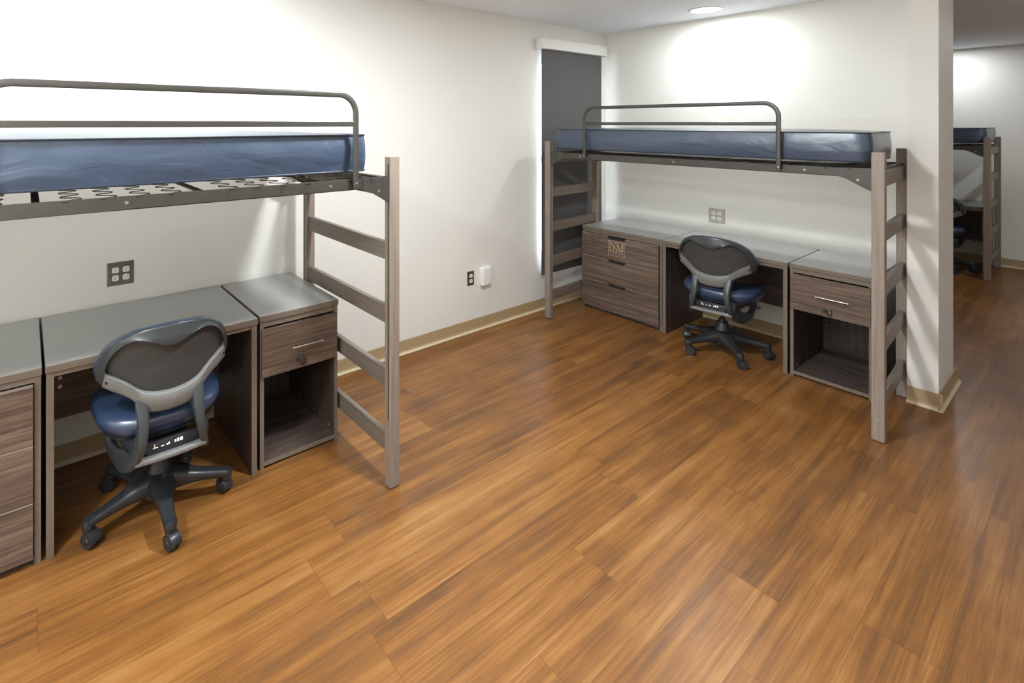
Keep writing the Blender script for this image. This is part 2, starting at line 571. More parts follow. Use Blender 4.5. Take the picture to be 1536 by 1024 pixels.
def make_bed(label, loc, rz, W, guard, rear_du=(0.0, 0.0), group=None, BL=2.155, rear_dv=(0.0, 0.0)):
    t = thing('loft_bed', label, 'loft bed', loc, rz, group)
    pos = {}
    for iu, u in enumerate((0.0, BL - PU)):
        for iv, v in enumerate((0.0, W - PV)):
            du = rear_du[iu] if iv else 0.0
            v += rear_dv[iu] if iv else 0.0
            pos[(iu, iv)] = (u + du, v)
            bm = bmesh.new()
            add_box(bm, u + du, u + du + PU, v, v + PV, 0.004, PH, 0.0025)
            p = obj('post', bm, M['post'], t)
            # dark hardware slot down the inner face
            xi = u + du + PU if iu == 0 else u + du
            s = 1 if iu == 0 else -1
            vv = v + 0.011 if iv == 0 else v + PV - 0.017
            bm = bmesh.new()
            add_box(bm, min(xi - s * 0.002, xi + s * 0.0006), max(xi - s * 0.002, xi + s * 0.0006), vv, vv + 0.006, 0.30, PH - 0.03)
            obj('slot', bm, M['slot'], p)
            bm = bmesh.new()
            add_box(bm, u + du + 0.006, u + du + PU - 0.006, v + 0.006, v + PV - 0.006, 0.0, 0.006)
            obj('glide', bm, M['slot'], p)
            bm = bmesh.new()
            add_cyl(bm, (u + du + PU / 2, v - 0.0012 if iv == 0 else v + PV + 0.0012, 0.115), (u + du + PU / 2, v + 0.002 if iv == 0 else v + PV - 0.002, 0.115), 0.005, seg=10)
            obj('bolt', bm, M['bolt'], p)
    for iu in (0, 1):
        (ua, va), (ub, vb) = pos[(iu, 0)], pos[(iu, 1)]
        for zt in RT:
            bm = bmesh.new()
            a0, a1 = ua + 0.012, ub + 0.012
            th = 0.026
            V = [bm.verts.new(q) for q in ((a0, va + PV - 0.002, zt - 0.08), (a0 + th, va + PV - 0.002, zt - 0.08), (a1 + th, vb + 0.002, zt - 0.08), (a1, vb + 0.002, zt - 0.08),
                                           (a0, va + PV - 0.002, zt), (a0 + th, va + PV - 0.002, zt), (a1 + th, vb + 0.002, zt), (a1, vb + 0.002, zt))]
            for f in ((0, 1, 2, 3), (4, 5, 6, 7), (0, 1, 5, 4), (1, 2, 6, 5), (2, 3, 7, 6), (3, 0, 4, 7)):
                bm.faces.new([V[k] for k in f])
            bmesh.ops.bevel(bm, geom=bm.edges[:], offset=0.003, segments=2, profile=0.5, affect='EDGES')
            obj('rung', bm, M['rung'], t)
    # side rails: angle section with gusset plates at the ends
    for iv in (0, 1):
        v0 = 0.008 if iv == 0 else W - 0.008
        s = 1 if iv == 0 else -1
        bm = bmesh.new()
        a, c = sorted((v0, v0 + s * 0.004))
        add_box(bm, PU + 0.11, BL - PU - 0.11, a, c, 1.338, 1.384, 0.001)
        a, c = sorted((v0, v0 + s * 0.035))
        add_box(bm, PU + 0.11, BL - PU - 0.11, a, c, 1.338, 1.342, 0.001)
        r = obj('side_rail', bm, M['metal'], t)
        for e in (0, 1):
            bm = bmesh.new()
            u0 = PU if e == 0 else BL - PU
            du = rear_du[e] if iv else 0.0
            poly = [(u0 + a_, z_) for a_, z_ in tapered_bracket(e == 1)]
            if du and e == 0:
                poly = [(a_ + (du if abs(a_ - u0) < 0.03 else 0), z_) for a_, z_ in poly]
            a, c = sorted((v0 - s * 0.003, v0 + s * 0.002))
            add_prism(bm, poly, 'y', a, c)
            bk = obj('corner_bracket', bm, M['metal'], r)
            sg = 1 if e == 0 else -1
            for (du_, z_, rr, mm) in ((0.055, 1.325, 0.006, 'bolt' if e else 'slot'), (0.112, 1.372, 0.0025, 'slot'), (0.072, 1.365, 0.0025, 'slot'), (0.04, 1.374, 0.0025, 'slot'), (0.046, 1.362, 0.0025, 'slot')):
                bm = bmesh.new()
                add_cyl(bm, (u0 + sg * du_, v0 - s * 0.0045, z_), (u0 + sg * du_, v0 - s * 0.001, z_), rr, seg=10)
                obj('bolt', bm, M[mm], bk)
        for u_ in (0.34, BL / 2, BL - 0.34):
            bm = bmesh.new()
            add_cyl(bm, (u_, v0 - s * 0.002, 1.362), (u_, v0 + s * 0.001, 1.362), 0.006, seg=10)
            obj('bolt', bm, M['bolt'], r)
    # end rails and flat cross bars
    for u_ in (PU + 0.012, BL - PU - 0.012):
        obj('end_rail', B(u_ - 0.012, u_ + 0.012, 0.012, W - 0.012, 1.352, 1.384, 0.002), M['metal'], t)
    nb = 4
    bars = []
    for k in range(nb):
        u_ = 0.36 + k * (BL - 0.72) / (nb - 1)
        bars.append(u_)
        obj('cross_bar', B(u_ - 0.011, u_ + 0.011, 0.014, W - 0.014, 1.372, 1.380, 0.001), M['spring'], t)
    # sinuous springs running front to back
    u_ = 0.13
    while u_ < BL - 0.1:
        if min(abs(u_ - q) for q in bars) > 0.045:
            pts = []
            v = 0.016
            k = 0
            nturn = int((W - 0.04) / 0.052)
            for k in range(nturn + 1):
                sd = 1 if k % 2 else -1
                vv = 0.018 + k * (W - 0.04) / nturn
                for q in range(5):
                    an = -PI / 2 + PI * q / 4
                    pts.append((u_ + sd * (0.010 + 0.018 * math.cos(an)), vv + 0.024 * math.sin(an) , 1.3785 + 0.004 * math.sin(PI * vv / W)))
            bm = bmesh.new()
            add_tube(bm, pts, 0.0017, 5)
            obj('spring', bm, M['spring'], t, True)
        u_ += 0.1
    # guard rail of rounded flat tube with a lower bar
    g0, g1 = guard
    R = 0.078
    zt, w_, tk = 1.7385, 0.0235, 0.014
    vg = -0.004 - tk / 2
    path = [(g0 + 0.012, vg, 1.356)]
    for k in range(9):
        a = PI - k / 8 * PI / 2
        path.append((g0 + 0.012 + R + R * math.cos(a), vg, zt - R + R * math.sin(a)))
    for k in range(9):
        a = PI / 2 - k / 8 * PI / 2
        path.append((g1 - 0.012 - R + R * math.cos(a), vg, zt - R + R * math.sin(a)))
    path.append((g1 - 0.012, vg, 1.356))
    bm = bmesh.new()
    add_sweep(bm, [(p, w_, tk) for p in path], (0, 1, 0), 0.3, 2)
    g = obj('guard_rail', bm, M['metal'], t, True, angle=50)
    obj('guard_bar', B(g0 + 0.02, g1 - 0.02, vg - 0.006, vg + 0.006, 1.607, 1.629, 0.003), M['metal'], g)
    for u_ in (g0 + 0.012, g1 - 0.012):
        bm = bmesh.new()
        add_cyl(bm, (u_, vg - tk / 2 - 0.002, 1.37), (u_, vg, 1.37), 0.005, seg=10)
        obj('bolt', bm, M['bolt'], g)
    return t


def make_mattress(label, loc, rz, L, W, seed, group='blue mattresses on the loft beds', skew=0.0):
    t = thing('mattress', label, 'mattress', loc, rz, group)
    H0, H1 = 1.417, 1.568
    NU, NV, NZ = 56, 20, 8
    bm = bmesh.new()
    rc = 0.045

    def shape(fu, fv, fz):
        # fu,fv in [-1,1], fz in [0,1]: outline with rounded corners
        x, y = fu * L / 2, fv * W / 2
        ax, ay = abs(x) - (L / 2 - rc), abs(y) - (W / 2 - rc)
        if ax > 0 and ay > 0:
            d = math.hypot(ax, ay)
            if d > 0:
                k = max(ax, ay) / d
                x = math.copysign(L / 2 - rc + ax * k, x)
                y = math.copysign(W / 2 - rc + ay * k, y)
        if fu > 0:
            x -= skew * (fv + 1) / 2 * fu ** 6
        return x, y
    def disp(p, amp):
        n_ = noise.noise(Vector((p[0] * 5 + seed * 7, p[1] * 5, p[2] * 11)))
        n2 = noise.noise(Vector((p[0] * 17 + seed * 3, p[1] * 17, p[2] * 24)))
        return amp * (n_ + 0.4 * n2)
    def top(fu, fv):
        x, y = shape(fu, fv, 1)
        e = (1 - fu ** 6) * (1 - fv ** 4)
        return (x, y, H1 + 0.018 * e + disp((x, y, 0), 0.003) * e)
    def bot(fu, fv):
        x, y = shape(fu, fv, 0)
        e = (1 - fu ** 8) * (1 - fv ** 2)
        return (x, y, H0 - 0.031 * e)
    T = [[bm.verts.new(top(-1 + 2 * i / NU, -1 + 2 * j / NV)) for j in range(NV + 1)] for i in range(NU + 1)]
    Bt = [[bm.verts.new(bot(-1 + 2 * i / NU, -1 + 2 * j / NV)) for j in range(NV + 1)] for i in range(NU + 1)]
    for i in range(NU):
        for j in range(NV):
            bm.faces.new((T[i][j], T[i + 1][j], T[i + 1][j + 1], T[i][j + 1]))
            bm.faces.new((Bt[i][j], Bt[i][j + 1], Bt[i + 1][j + 1], Bt[i + 1][j]))
    loop = [(i, 0) for i in range(NU)] + [(NU, j) for j in range(NV)] + [(i, NV) for i in range(NU, 0, -1)] + [(0, j) for j in range(NV, 0, -1)]
    prev = [Bt[i][j] for i, j in loop]
    for k in range(1, NZ):
        fz = k / NZ
        ring = []
        for i, j in loop:
            a, c = Bt[i][j].co, T[i][j].co
            p = a.lerp(c, fz)
            nrm = Vector((0, 0, 0))
            if i in (0, NU): nrm.x = 1 if i else -1
            if j in (0, NV): nrm.y = 1 if j else -1
            if nrm.length:
                nrm.normalize()
            bul = 0.010 * math.sin(PI * fz)
            ring.append(bm.verts.new(p + nrm * (bul + disp((p.x * 1.3, p.y * 1.3, p.z), 0.006) * math.sin(PI * fz))))
        n = len(ring)
        for q in range(n):
            bm.faces.new((prev[q], prev[(q + 1) % n], ring[(q + 1) % n], ring[q]))
        prev = ring
    ring = [T[i][j] for i, j in loop]
    n = len(ring)
    for q in range(n):
        bm.faces.new((prev[q], prev[(q + 1) % n], ring[(q + 1) % n], ring[q]))
    pt = [tuple(T[i][j].co) for i, j in loop]
    pb = [tuple(Bt[i][j].co) for i, j in loop]
    obj('cover', bm, M['vinyl'], t, True, angle=50)
    for pp, dz in ((pt, 0.001), (pb, 0.0)):
        bm = bmesh.new()
        add_tube(bm, [(x * 1.001, y * 1.002, z + dz) for x, y, z in pp], 0.0042, 6, True)
        obj('piping', bm, M['piping'], t, True, label='dark piped edge')
    return t


A_O = (-1.917, 1.338 - BL, 0)
WA, WB, WF = 0.903, 0.728, 0.82
make_bed('dark wood and metal loft bed along the left wall, nearest the camera', A_O, PI / 2, WA, (0.694, 1.935), group='loft beds')
make_mattress('blue vinyl mattress on the nearest loft bed by the left wall', (-1.917 - 0.03 - (WA - 0.06) / 2, 1.338 - BL + 0.067 + 0.97, 0), PI / 2, 1.94, WA - 0.06, 1)
B_O = (-2.850, 3.466, 0)
make_bed('taupe and metal loft bed along the back wall, its left ladder before the window', B_O, 0, WB, (0.383, 1.707), rear_du=(-0.038, -0.034), group='loft beds', rear_dv=(0.03, 0.0))
make_mattress('blue vinyl mattress on the loft bed along the back wall', (-1.762, 3.466 + 0.028 + 0.33, 0), math.radians(0.2), 2.0, 0.66, 2, skew=0.040)
F_O = (-0.76 - BL, 7.915, 0)
make_bed('distant loft bed partly hidden behind the wall end in the far room', F_O, 0, WF, (0.398, 1.722), group='loft beds')
make_mattress('distant blue vinyl mattress on the loft bed in the far room', (-0.80 - 1.015, 7.915 + 0.04 + 0.37, 0), 0, 2.03, 0.74, 3)


# ------------------------------------------------------------------ desk suite (local: u along wall, v=0 front -> depth)
DZ = 0.72


def slab_top(t, w, d, z1=DZ, th=0.028, ov=0.0035):
    o = obj('top', B(-ov, w + ov, -0.006, d, z1 - th, z1 - 0.0015, 0.0015), M['edge'], t)
    obj('top_surface', B(-ov + 0.0015, w + ov - 0.0015, -0.0045, d - 0.001, z1 - 0.003, z1), M['top'], o, label='grey laminate surface')
    return o


def side(t, u0, u1, d, z0=0.0, z1=DZ - 0.028, name='side_panel'):
    p = obj(name, B(u0, u1, 0.0015, d, z0, z1), M['panelz'], t)
    obj('edge_band', B(u0, u1, 0.0, 0.002, z0, z1), M['edge'], p, label='lighter taupe edge band')
    return p


def handle_bar(parent, u0, u1, z, v0):
    bm = bmesh.new()
    add_cyl(bm, (u0, v0 - 0.028, z), (u1, v0 - 0.028, z), 0.0052, seg=14)
    for u in (u0 + 0.03, u1 - 0.03):
        add_cyl(bm, (u, v0 - 0.028, z), (u, v0 + 0.001, z), 0.0045, seg=10)
    obj('handle', bm, M['chrome'], parent, True, label='slim metal bar handle')


def lock_hasp(parent, u, z, v0):
    bm = bmesh.new()
    add_box(bm, u - 0.014, u + 0.022, v0 - 0.010, v0 + 0.001, z - 0.006, z + 0.022, 0.003)
    add_cyl(bm, (u - 0.012, v0 + 0.001, z + 0.006), (u - 0.012, v0 - 0.026, z + 0.006), 0.011, 0.010, 16)
    add_box(bm, u + 0.002, u + 0.024, v0 - 0.016, v0 - 0.004, z - 0.022, z + 0.004, 0.003)
    obj('lock', bm, M['lock'], parent, True, label='dark metal lock')


def make_nightstand(label, loc, rz, w, d, left_holes, group):
    t = thing('nightstand', label, 'nightstand', loc, rz, group)
    slab_top(t, w, d)
    th = 0.019
    side(t, 0, th, d - 0.01)
    side(t, w - th, w, d - 0.01)
    obj('back_panel', B(th, w - th, d - 0.03, d - 0.015, 0.02, DZ - 0.028), M['panelz'], t)
    p = obj('bottom_shelf', B(th, w - th, 0.002, d - 0.03, 0.014, 0.034), M['panelx'], t)
    obj('edge_band', B(th, w - th, 0.0, 0.003, 0.013, 0.034), M['edge'], p)
    obj('top_rail', B(th, w - th, 0.002, 0.022, 0.664, DZ - 0.028), M['edge'], t)
    bm = bmesh.new()
    add_box(bm, 0.005, w - 0.008, -0.014, 0.004, 0.432, 0.656, 0.0015)
    dr = obj('drawer', bm, M['front'], t)
    add = B(th + 0.004, w - th - 0.004, 0.004, d - 0.08, 0.47, 0.62)
    obj('drawer_box', add, M['panelx'], dr)
    handle_bar(dr, 0.35 * w, 0.35 * w + 0.165, 0.548, -0.014)
    lock_hasp(dr, 0.35 * w + 0.055, 0.467, -0.014)
    # cable port and shelf-pin screws
    bm = bmesh.new()
    add_cyl(bm, (w * 0.66, d - 0.032, 0.265), (w * 0.66, d - 0.026, 0.265), 0.034, seg=24)
    pt = obj('cable_port', bm, M['black'], t, True)
    for sgn, u in ((1, th), (-1, w - th)):
        for v in (0.06, 0.24, 0.42):
            for zz in (0.055,):
                bm = bmesh.new()
                add_cyl(bm, (u, v, zz), (u + sgn * 0.003, v, zz), 0.0065, seg=10)
                obj('fastener', bm, M['bolt'], t)
    for u in (th + 0.02, w - th - 0.025):
        bm = bmesh.new()
        add_cyl(bm, (u, d - 0.033, 0.20), (u, d - 0.0295, 0.20), 0.007, seg=10)
        obj('fastener', bm, M['bolt'], t)
    return t


def make_desk(label, loc, rz, w, d, group):
    t = thing('desk', label, 'desk', loc, rz, group)
    slab_top(t, w, d)
    th = 0.024
    side(t, 0, th, d - 0.01)
    side(t, w - th, w, d - 0.01)
    obj('apron', B(th, w - th, 0.003, 0.022, 0.672, DZ - 0.028), M['edge'], t)
    p = obj('modesty_panel', B(th, w - th, d - 0.10, d - 0.082, 0.275, DZ - 0.028), M['panelx'], t)
    obj('edge_band', B(th, w - th, d - 0.10, d - 0.082, 0.270, 0.276), M['edge'], p)
    for u, s in ((th, 1), (w - th, -1)):
        for z in (0.458, 0.418):
            bm = bmesh.new()
            add_cyl(bm, (u + s * 0.04, d - 0.101, z), (u + s * 0.04, d - 0.104, z), 0.009, seg=12)
            obj('fastener', bm, M['bolt'], t)
    return t


def make_dresser(label, loc, rz, w, d, lines, group, emblem=False):
    t = thing('dresser', label, 'dresser', loc, rz, group)
    slab_top(t, w, d)
    th = 0.019
    side(t, 0, th, d - 0.01)
    side(t, w - th, w, d - 0.01)
    obj('top_rail', B(th, w - th, 0.002, 0.022, 0.668, DZ - 0.028), M['edge'], t)
    obj('back_panel', B(th, w - th, d - 0.03, d - 0.015, 0.02, DZ - 0.028), M['panelz'], t)
    zs = [0.664] + list(lines) + [0.03]
    obj('plinth', B(th, w - th, 0.012, 0.03, 0.0, 0.03), M['panelx'], t)
    cu = 0.47 * w
    for k in range(3):
        z1, z0 = zs[k] - 0.0025, zs[k + 1] + 0.0025
        u0, u1 = (0.003, w - th - 0.004)
        bm = bmesh.new()
        poly = [(u0, z0), (u1, z0), (u1, z1), (cu + 0.082, z1), (cu + 0.070, z1 - 0.020), (cu - 0.070, z1 - 0.020), (cu - 0.082, z1), (u0, z1)]
        add_prism(bm, poly, 'y', -0.017, 0.001)
        dr = obj('drawer', bm, M['front'], t)
        obj('finger_pull', B(cu - 0.084, cu + 0.084, -0.004, 0.0, z1 - 0.024, z1), M['hole'], dr, label='dark recessed finger pull')
        obj('edge_band', B(u0, cu - 0.084, -0.0175, 0.0, z1 - 0.0012, z1 + 0.0022), M['seam'], dr)
        obj('edge_band', B(cu + 0.084, u1, -0.0175, 0.0, z1 - 0.0012, z1 + 0.0022), M['seam'], dr)
        if emblem and k == 0:
            make_emblem(dr, cu, z1 - 0.028, 0.150, 0.122, -0.017)
    return t


def make_emblem(parent, uc, ztop, w, h, v):
    """square outline holding NM over STATE in serif capitals"""
    bm = bmesh.new()
    y0, y1 = v - 0.0012, v + 0.0005
    u0 = uc - w / 2
    lw = 0.0022

    def st(p, q, wd):
        (a, b_), (c, d_) = p, q
        dx, dz = c - a, d_ - b_
        l = math.hypot(dx, dz)
        nx, nz = -dz / l * wd / 2, dx / l * wd / 2
        add_prism(bm, [(a + nx, b_ + nz), (c + nx, d_ + nz), (c - nx, d_ - nz), (a - nx, b_ - nz)], 'y', y0, y1)

    for p, q in (((u0, ztop), (u0 + w, ztop)), ((u0, ztop), (u0, ztop - h)), ((u0 + w, ztop), (u0 + w, ztop - h)), ((u0, ztop - h), (u0 + w, ztop - h))):
        st(p, q, lw)
    def glyph(g, x, z, gw, gh, thick, thin):
        X = lambda a: x + a * gw
        Z = lambda a: z + a * gh
        sf = 0.16
        def serif(a, zz):
            st((X(a - sf), Z(zz)), (X(a + sf), Z(zz)), thin)
        if g == 'N':
            st((X(.14), Z(0)), (X(.14), Z(1)), thin); st((X(.86), Z(0)), (X(.86), Z(1)), thin)
            st((X(.12), Z(1)), (X(.86), Z(0)), thick)
            serif(.14, 0); serif(.1, 1); serif(.86, 1)
        if g == 'M':
            st((X(.12), Z(0)), (X(.14), Z(1)), thin); st((X(.86), Z(0)), (X(.84), Z(1)), thick)
            st((X(.14), Z(1)), (X(.5), Z(.02)), thick); st((X(.84), Z(1)), (X(.5), Z(.02)), thin)
            serif(.12, 0); serif(.86, 0); serif(.1, 1); serif(.88, 1)
        if g == 'T':
            st((X(.5), Z(0)), (X(.5), Z(1)), thick); st((X(.04), Z(1)), (X(.96), Z(1)), thin * 1.2)
            serif(.5, 0); st((X(.06), Z(1)), (X(.06), Z(.78)), thin); st((X(.94), Z(1)), (X(.94), Z(.78)), thin)
        if g == 'A':
            st((X(.08), Z(0)), (X(.5), Z(1)), thin); st((X(.5), Z(1)), (X(.9), Z(0)), thick)
            st((X(.25), Z(.35)), (X(.75), Z(.35)), thin); serif(.1, 0); serif(.88, 0)
        if g == 'E':
            st((X(.2), Z(0)), (X(.2), Z(1)), thick)
            for zz, e in ((0, .9), (.5, .7), (1, .85)):
                st((X(.04), Z(zz)), (X(e), Z(zz)), thin)
            st((X(.9), Z(0)), (X(.9), Z(.22)), thin); st((X(.85), Z(1)), (X(.85), Z(.8)), thin)
        if g == 'S':
            pts = [(.82, .78), (.7, .95), (.45, 1.0), (.22, .9), (.18, .72), (.35, .57), (.62, .45), (.8, .3), (.74, .1), (.5, 0), (.25, .04), (.14, .24)]
            for p, q in zip(pts, pts[1:]):
                st((X(p[0]), Z(p[1])), (X(q[0]), Z(q[1])), (thick + thin) / 2)
    glyph('N', u0 + 0.008, ztop - 0.060, 0.062, 0.048, 0.0085, 0.0036)
    glyph('M', u0 + 0.072, ztop - 0.066, 0.070, 0.052, 0.0085, 0.0036)
    for i, g in enumerate('STATE'):
        glyph(g, u0 + 0.008 + i * 0.0272, ztop - 0.096, 0.024, 0.024, 0.0052, 0.0028)
    obj('emblem', bm, M['emblem'], parent, label='tan square emblem with the letters NM STATE')


FA = -2.375
rzA = PI / 2
# near suite on the left wall (local u -> +y, v -> -x)
make_dresser('dark wood three-drawer dresser at the left picture edge beside the near desk', (FA, -0.715, 0), rzA, 0.757, 0.612, (0.446, 0.237), 'three-drawer dressers')
make_desk('grey-topped dark desk against the left wall, beneath the nearest loft bed', (FA, 0.058, 0), rzA, 0.795, 0.612, 'open desks')
make_nightstand('small one-drawer nightstand right of the near desk, under the nearest loft bed', (FA - 0.012, 0.872, 0), rzA, 0.405, 0.60, True, 'one-drawer nightstands')
# suite on the back wall (local u -> +x, v -> +y)
FB = 3.94
make_dresser('three-drawer dresser with a tan square emblem, under the loft bed on the back wall', (-2.826, FB + 0.016, 0), 0, 0.721, 0.585, (0.469, 0.264), 'three-drawer dressers', emblem=True)
make_desk('grey-topped desk on the back wall between the emblem dresser and the nightstand', (-2.093, FB, 0), 0, 0.826, 0.60, 'open desks')
make_nightstand('small one-drawer nightstand under the right end of the back wall loft bed', (-1.254, FB + 0.006, 0), 0, 0.412, 0.595, False, 'one-drawer nightstands')
# far room
make_desk('distant desk under the loft bed in the far room', (-1.80, 8.235, 0), 0, 0.97, 0.61, 'open desks')


# ------------------------------------------------------------------ task chairs (local: faces +y)
def S(x, z):
    return -0.232 + 1.75 * x * x - 0.13 * (z - 0.60)


OUT = [(0, .850), (.06, .847), (.12, .835), (.175, .807), (.215, .767), (.238, .717), (.243, .677), (.232, .643), (.198, .620),
       (.158, .600), (.128, .575), (.110, .545), (.075, .522), (.035, .516), (0, .515)]
INN = [(0, .775), (.035, .780), (.07, .797), (.11, .810), (.15, .803), (.185, .775), (.208, .735), (.216, .70), (.210, .680),
       (.180, .663), (.145, .640), (.105, .606), (.07, .592), (.035, .586), (0, .584)]


def full(half, n=3):
    h = smooth_pts(half, n)
    return h + [(-x, z) for x, z in h[-2:0:-1]]


def ring_surface(bm, rings, closed=True):
    V = [[bm.verts.new(p) for p in r] for r in rings]
    n = len(V[0])
    for a, b_ in zip(V, V[1:]):
        for k in range(n if closed else n - 1):
            bm.faces.new((a[k], a[(k + 1) % n], b_[(k + 1) % n], b_[k]))
    return V


def make_chair():
    t = thing('task_chair', 'x', 'chair')
    t['group'] = 'swivel task chairs at the desks'
    # backrest ------------------------------------------------
    O, I = full(OUT), full(INN)
    P3 = lambda ring, dy, k=1.0: [(x * k, S(x * k, .69 + (z - .69) * k) + dy, .69 + (z - .69) * k) for x, z in ring]
    bm = bmesh.new()
    V = ring_surface(bm, [P3(O, .004, .96), P3(O, .002, 1.0), P3(O, .012, 1.02), P3(O, .026, 1.018), P3(O, .036, .99), P3(O, .041, .93), P3(O, .043, .75), P3(O, .043, .4), P3(O, .043, .12)])
    bm.faces.new(V[-1]); bm.faces.new(V[0][::-1])
    cu = obj('back_cushion', bm, M['seatvinyl'], t, True, angle=60)
    bm = bmesh.new()
    lerp = lambda f, dy: [(a[0] + (b_[0] - a[0]) * f, S(a[0] + (b_[0] - a[0]) * f, a[1] + (b_[1] - a[1]) * f) + dy, a[1] + (b_[1] - a[1]) * f) for a, b_ in zip(O, I)]
    V = ring_surface(bm, [lerp(0.0, .006), lerp(-.04, .0), lerp(.0, -.006), lerp(.12, -.008), lerp(.55, -.019), lerp(.95, -.025), lerp(1.03, -.023), lerp(1.05, .0)])
    sh = obj('back_shell', bm, M['shell'], t, True, angle=60)
    bm = bmesh.new()
    V = ring_surface(bm, [P3(I, -.004, 1.05), P3(I, -.0045, .9), P3(I, -.005, .5), P3(I, -.005, .1)])
    bm.faces.new(V[-1])
    obj('back_panel', bm, M['cpanel'], t, True, angle=60, label='dark recessed back panel')
    # yoke: light grey band following the lower part of the shell
    ho, hi = smooth_pts(OUT, 3), smooth_pts(INN, 3)
    i0 = 22
    ho, hi = ho[i0:], hi[i0:]
    o2 = [(x, z) for x, z in ho] + [(-x, z) for x, z in ho[-2::-1]]
    i2 = [(x, z) for x, z in hi] + [(-x, z) for x, z in hi[-2::-1]]
    bm = bmesh.new()
    L2 = lambda f, dy: [(a[0] + (b_[0] - a[0]) * f, S(a[0] + (b_[0] - a[0]) * f, a[1] + (b_[1] - a[1]) * f) + dy, a[1] + (b_[1] - a[1]) * f) for a, b_ in zip(o2, i2)]
    V = ring_surface(bm, [L2(-.06, -.004), L2(-.08, -.012), L2(0.0, -.024), L2(.12, -.029), L2(.6, -.031), L2(1.0, -.031), L2(1.07, -.026), L2(1.08, -.006)], closed=False)
    for k in (0, -1):
        bm.faces.new([r[k] for r in V])
    yk = obj('yoke', bm, M['yoke'], t, True, angle=60, label='light grey yoke')
    for x, z in ((.093, .555), (-.093, .555), (.212, .655), (-.212, .655)):
        y = S(x, z) - .031
        bm = bmesh.new()
        add_cyl(bm, (x, y - .002, z), (x, y + .01, z), 0.0055, seg=12)
        obj('screw', bm, M['hole'], yk)
    # side frames: stem sweeping down and forward under the seat
    for s in (-1, 1):
        P = [(.104, -.220, .588, .026, .036), (.102, -.231, .548, .034, .044), (.099, -.245, .490, .050, .040), (.108, -.240, .415, .078, .030), (.130, -.200, .352, .090, .028),
             (.150, -.130, .312, .078, .028), (.162, -.055, .298, .062, .030), (.174, .010, .308, .052, .032), (.180, .055, .345, .048, .032), (.178, .070, .395, .046, .032), (.170, .068, .425, .046, .030)]
        P = smooth_pts(P, 4)
        bm = bmesh.new()
        add_sweep(bm, [((s * a, b_, c), w, tt) for a, b_, c, w, tt in P], (1, 0, 0), 0.3, 3)
        sf = obj('side_frame', bm, M['shell'], t, True, angle=50)
        # inner loop link from the stem forward to the seat pan
        bm = bmesh.new()
        Q = smooth_pts([(.130, -.225, .400, .05, .024), (.142, -.15, .385, .035, .024), (.152, -.07, .388, .028, .024), (.160, .02, .405, .026, .024)], 4)
        add_sweep(bm, [((s * a, b_, c), w, tt) for a, b_, c, w, tt in Q], (1, 0, 0), 0.3, 3)
        obj('seat_link', bm, M['black'], sf, True, angle=50)
    # cross bar between the stems
    bm = bmesh.new()
    pts = [((x, -.240 - .010 * (1 - (x / .125) ** 2), .345), .022, .03) for x in [-.125 + .25 * k / 12 for k in range(13)]]
    add_sweep(bm, [(p, w, tt) for p, w, tt in pts], (0, 1, 0), 0.35, 3)
    obj('cross_bar', bm, M['yoke'], t, True)
    # mechanism
    bm = bmesh.new()
    add_box(bm, -.085, .085, -.235, .07, .335, .372, .008)
    add_box(bm, -.115, .115, -.236, -.222, .362, .398, .003)
    mc = obj('tilt_mechanism', bm, M['black'], t, True)
    bm = bmesh.new()
    for u, wd, hh in ((-.055, .018, .004), (-.058, .004, .016), (-.030, .010, .004), (-.012, .010, .005), (-.006, .004, .009), (.016, .006, .010), (.026, .008, .012), (.038, .010, .012)):
        add_box(bm, u - wd / 2, u + wd / 2, -.2385, -.2355, .376, .376 + hh, .0008)
    obj('label_marking', bm, M['white'], mc, label='small white marking')
    # lever
    bm = bmesh.new()
    add_tube(bm, [(.08, .03, .36), (.14, .035, .352), (.20, .035, .352)], .0045, 8)
    add_box(bm, .19, .225, .02, .05, .345, .36, .005)
    obj('lever', bm, M['black'], t, True)
    # seat ------------------------------------------------------
    def seat_ring(k, z, dy=0.0):
        r = []
        for q in range(48):
            a = 2 * PI * q / 48
            ca, sa = math.cos(a), math.sin(a)
            e = 2 / 3.0
            x = .242 * math.copysign(abs(ca) ** e, ca)
            y = .225 * math.copysign(abs(sa) ** e, sa)
            x *= 1 + .05 * (y / .225)
            zz = z - (0.028 * max(0, (y - .1) / .125) ** 2 if z > .43 else 0.0) + .012 * (abs(x) / .24) ** 2
            r.append((x * k, y * k + .02 + dy, zz))
        return r
    bm = bmesh.new()
    V = ring_surface(bm, [seat_ring(.78, .392), seat_ring(.88, .400), seat_ring(.96, .420), seat_ring(1.0, .446), seat_ring(1.0, .460), seat_ring(.965, .476), seat_ring(.88, .486), seat_ring(.55, .484), seat_ring(.15, .480)])
    bm.faces.new(V[-1]); bm.faces.new(V[0][::-1])
    st = obj('seat', bm, M['seatvinyl'], t, True, angle=60)
    bm = bmesh.new()
    V = ring_surface(bm, [seat_ring(.55, .370), seat_ring(.84, .380), seat_ring(.90, .394), seat_ring(.90, .404)])
    bm.faces.new(V[-1]); bm.faces.new(V[0][::-1])
    obj('seat_pan', bm, M['black'], st, True, angle=50)
    # gas lift ---------------------------------------------------
    bm = bmesh.new()
    add_lathe(bm, [(.014, .20), (.014, .345)])
    add_lathe(bm, [(.022, .195), (.022, .232), (.018, .238)])
    obj('gas_lift', bm, M['black'], t, True)
    # star base ----------------------------------------------------
    bm = bmesh.new()
    add_lathe(bm, [(.0, .060), (.070, .062), (.084, .080), (.082, .104), (.070, .130), (.055, .160), (.043, .190), (.036, .213), (.0, .217)])
    hb = obj('star_base', bm, M['black'], t, True)
    return t, hb


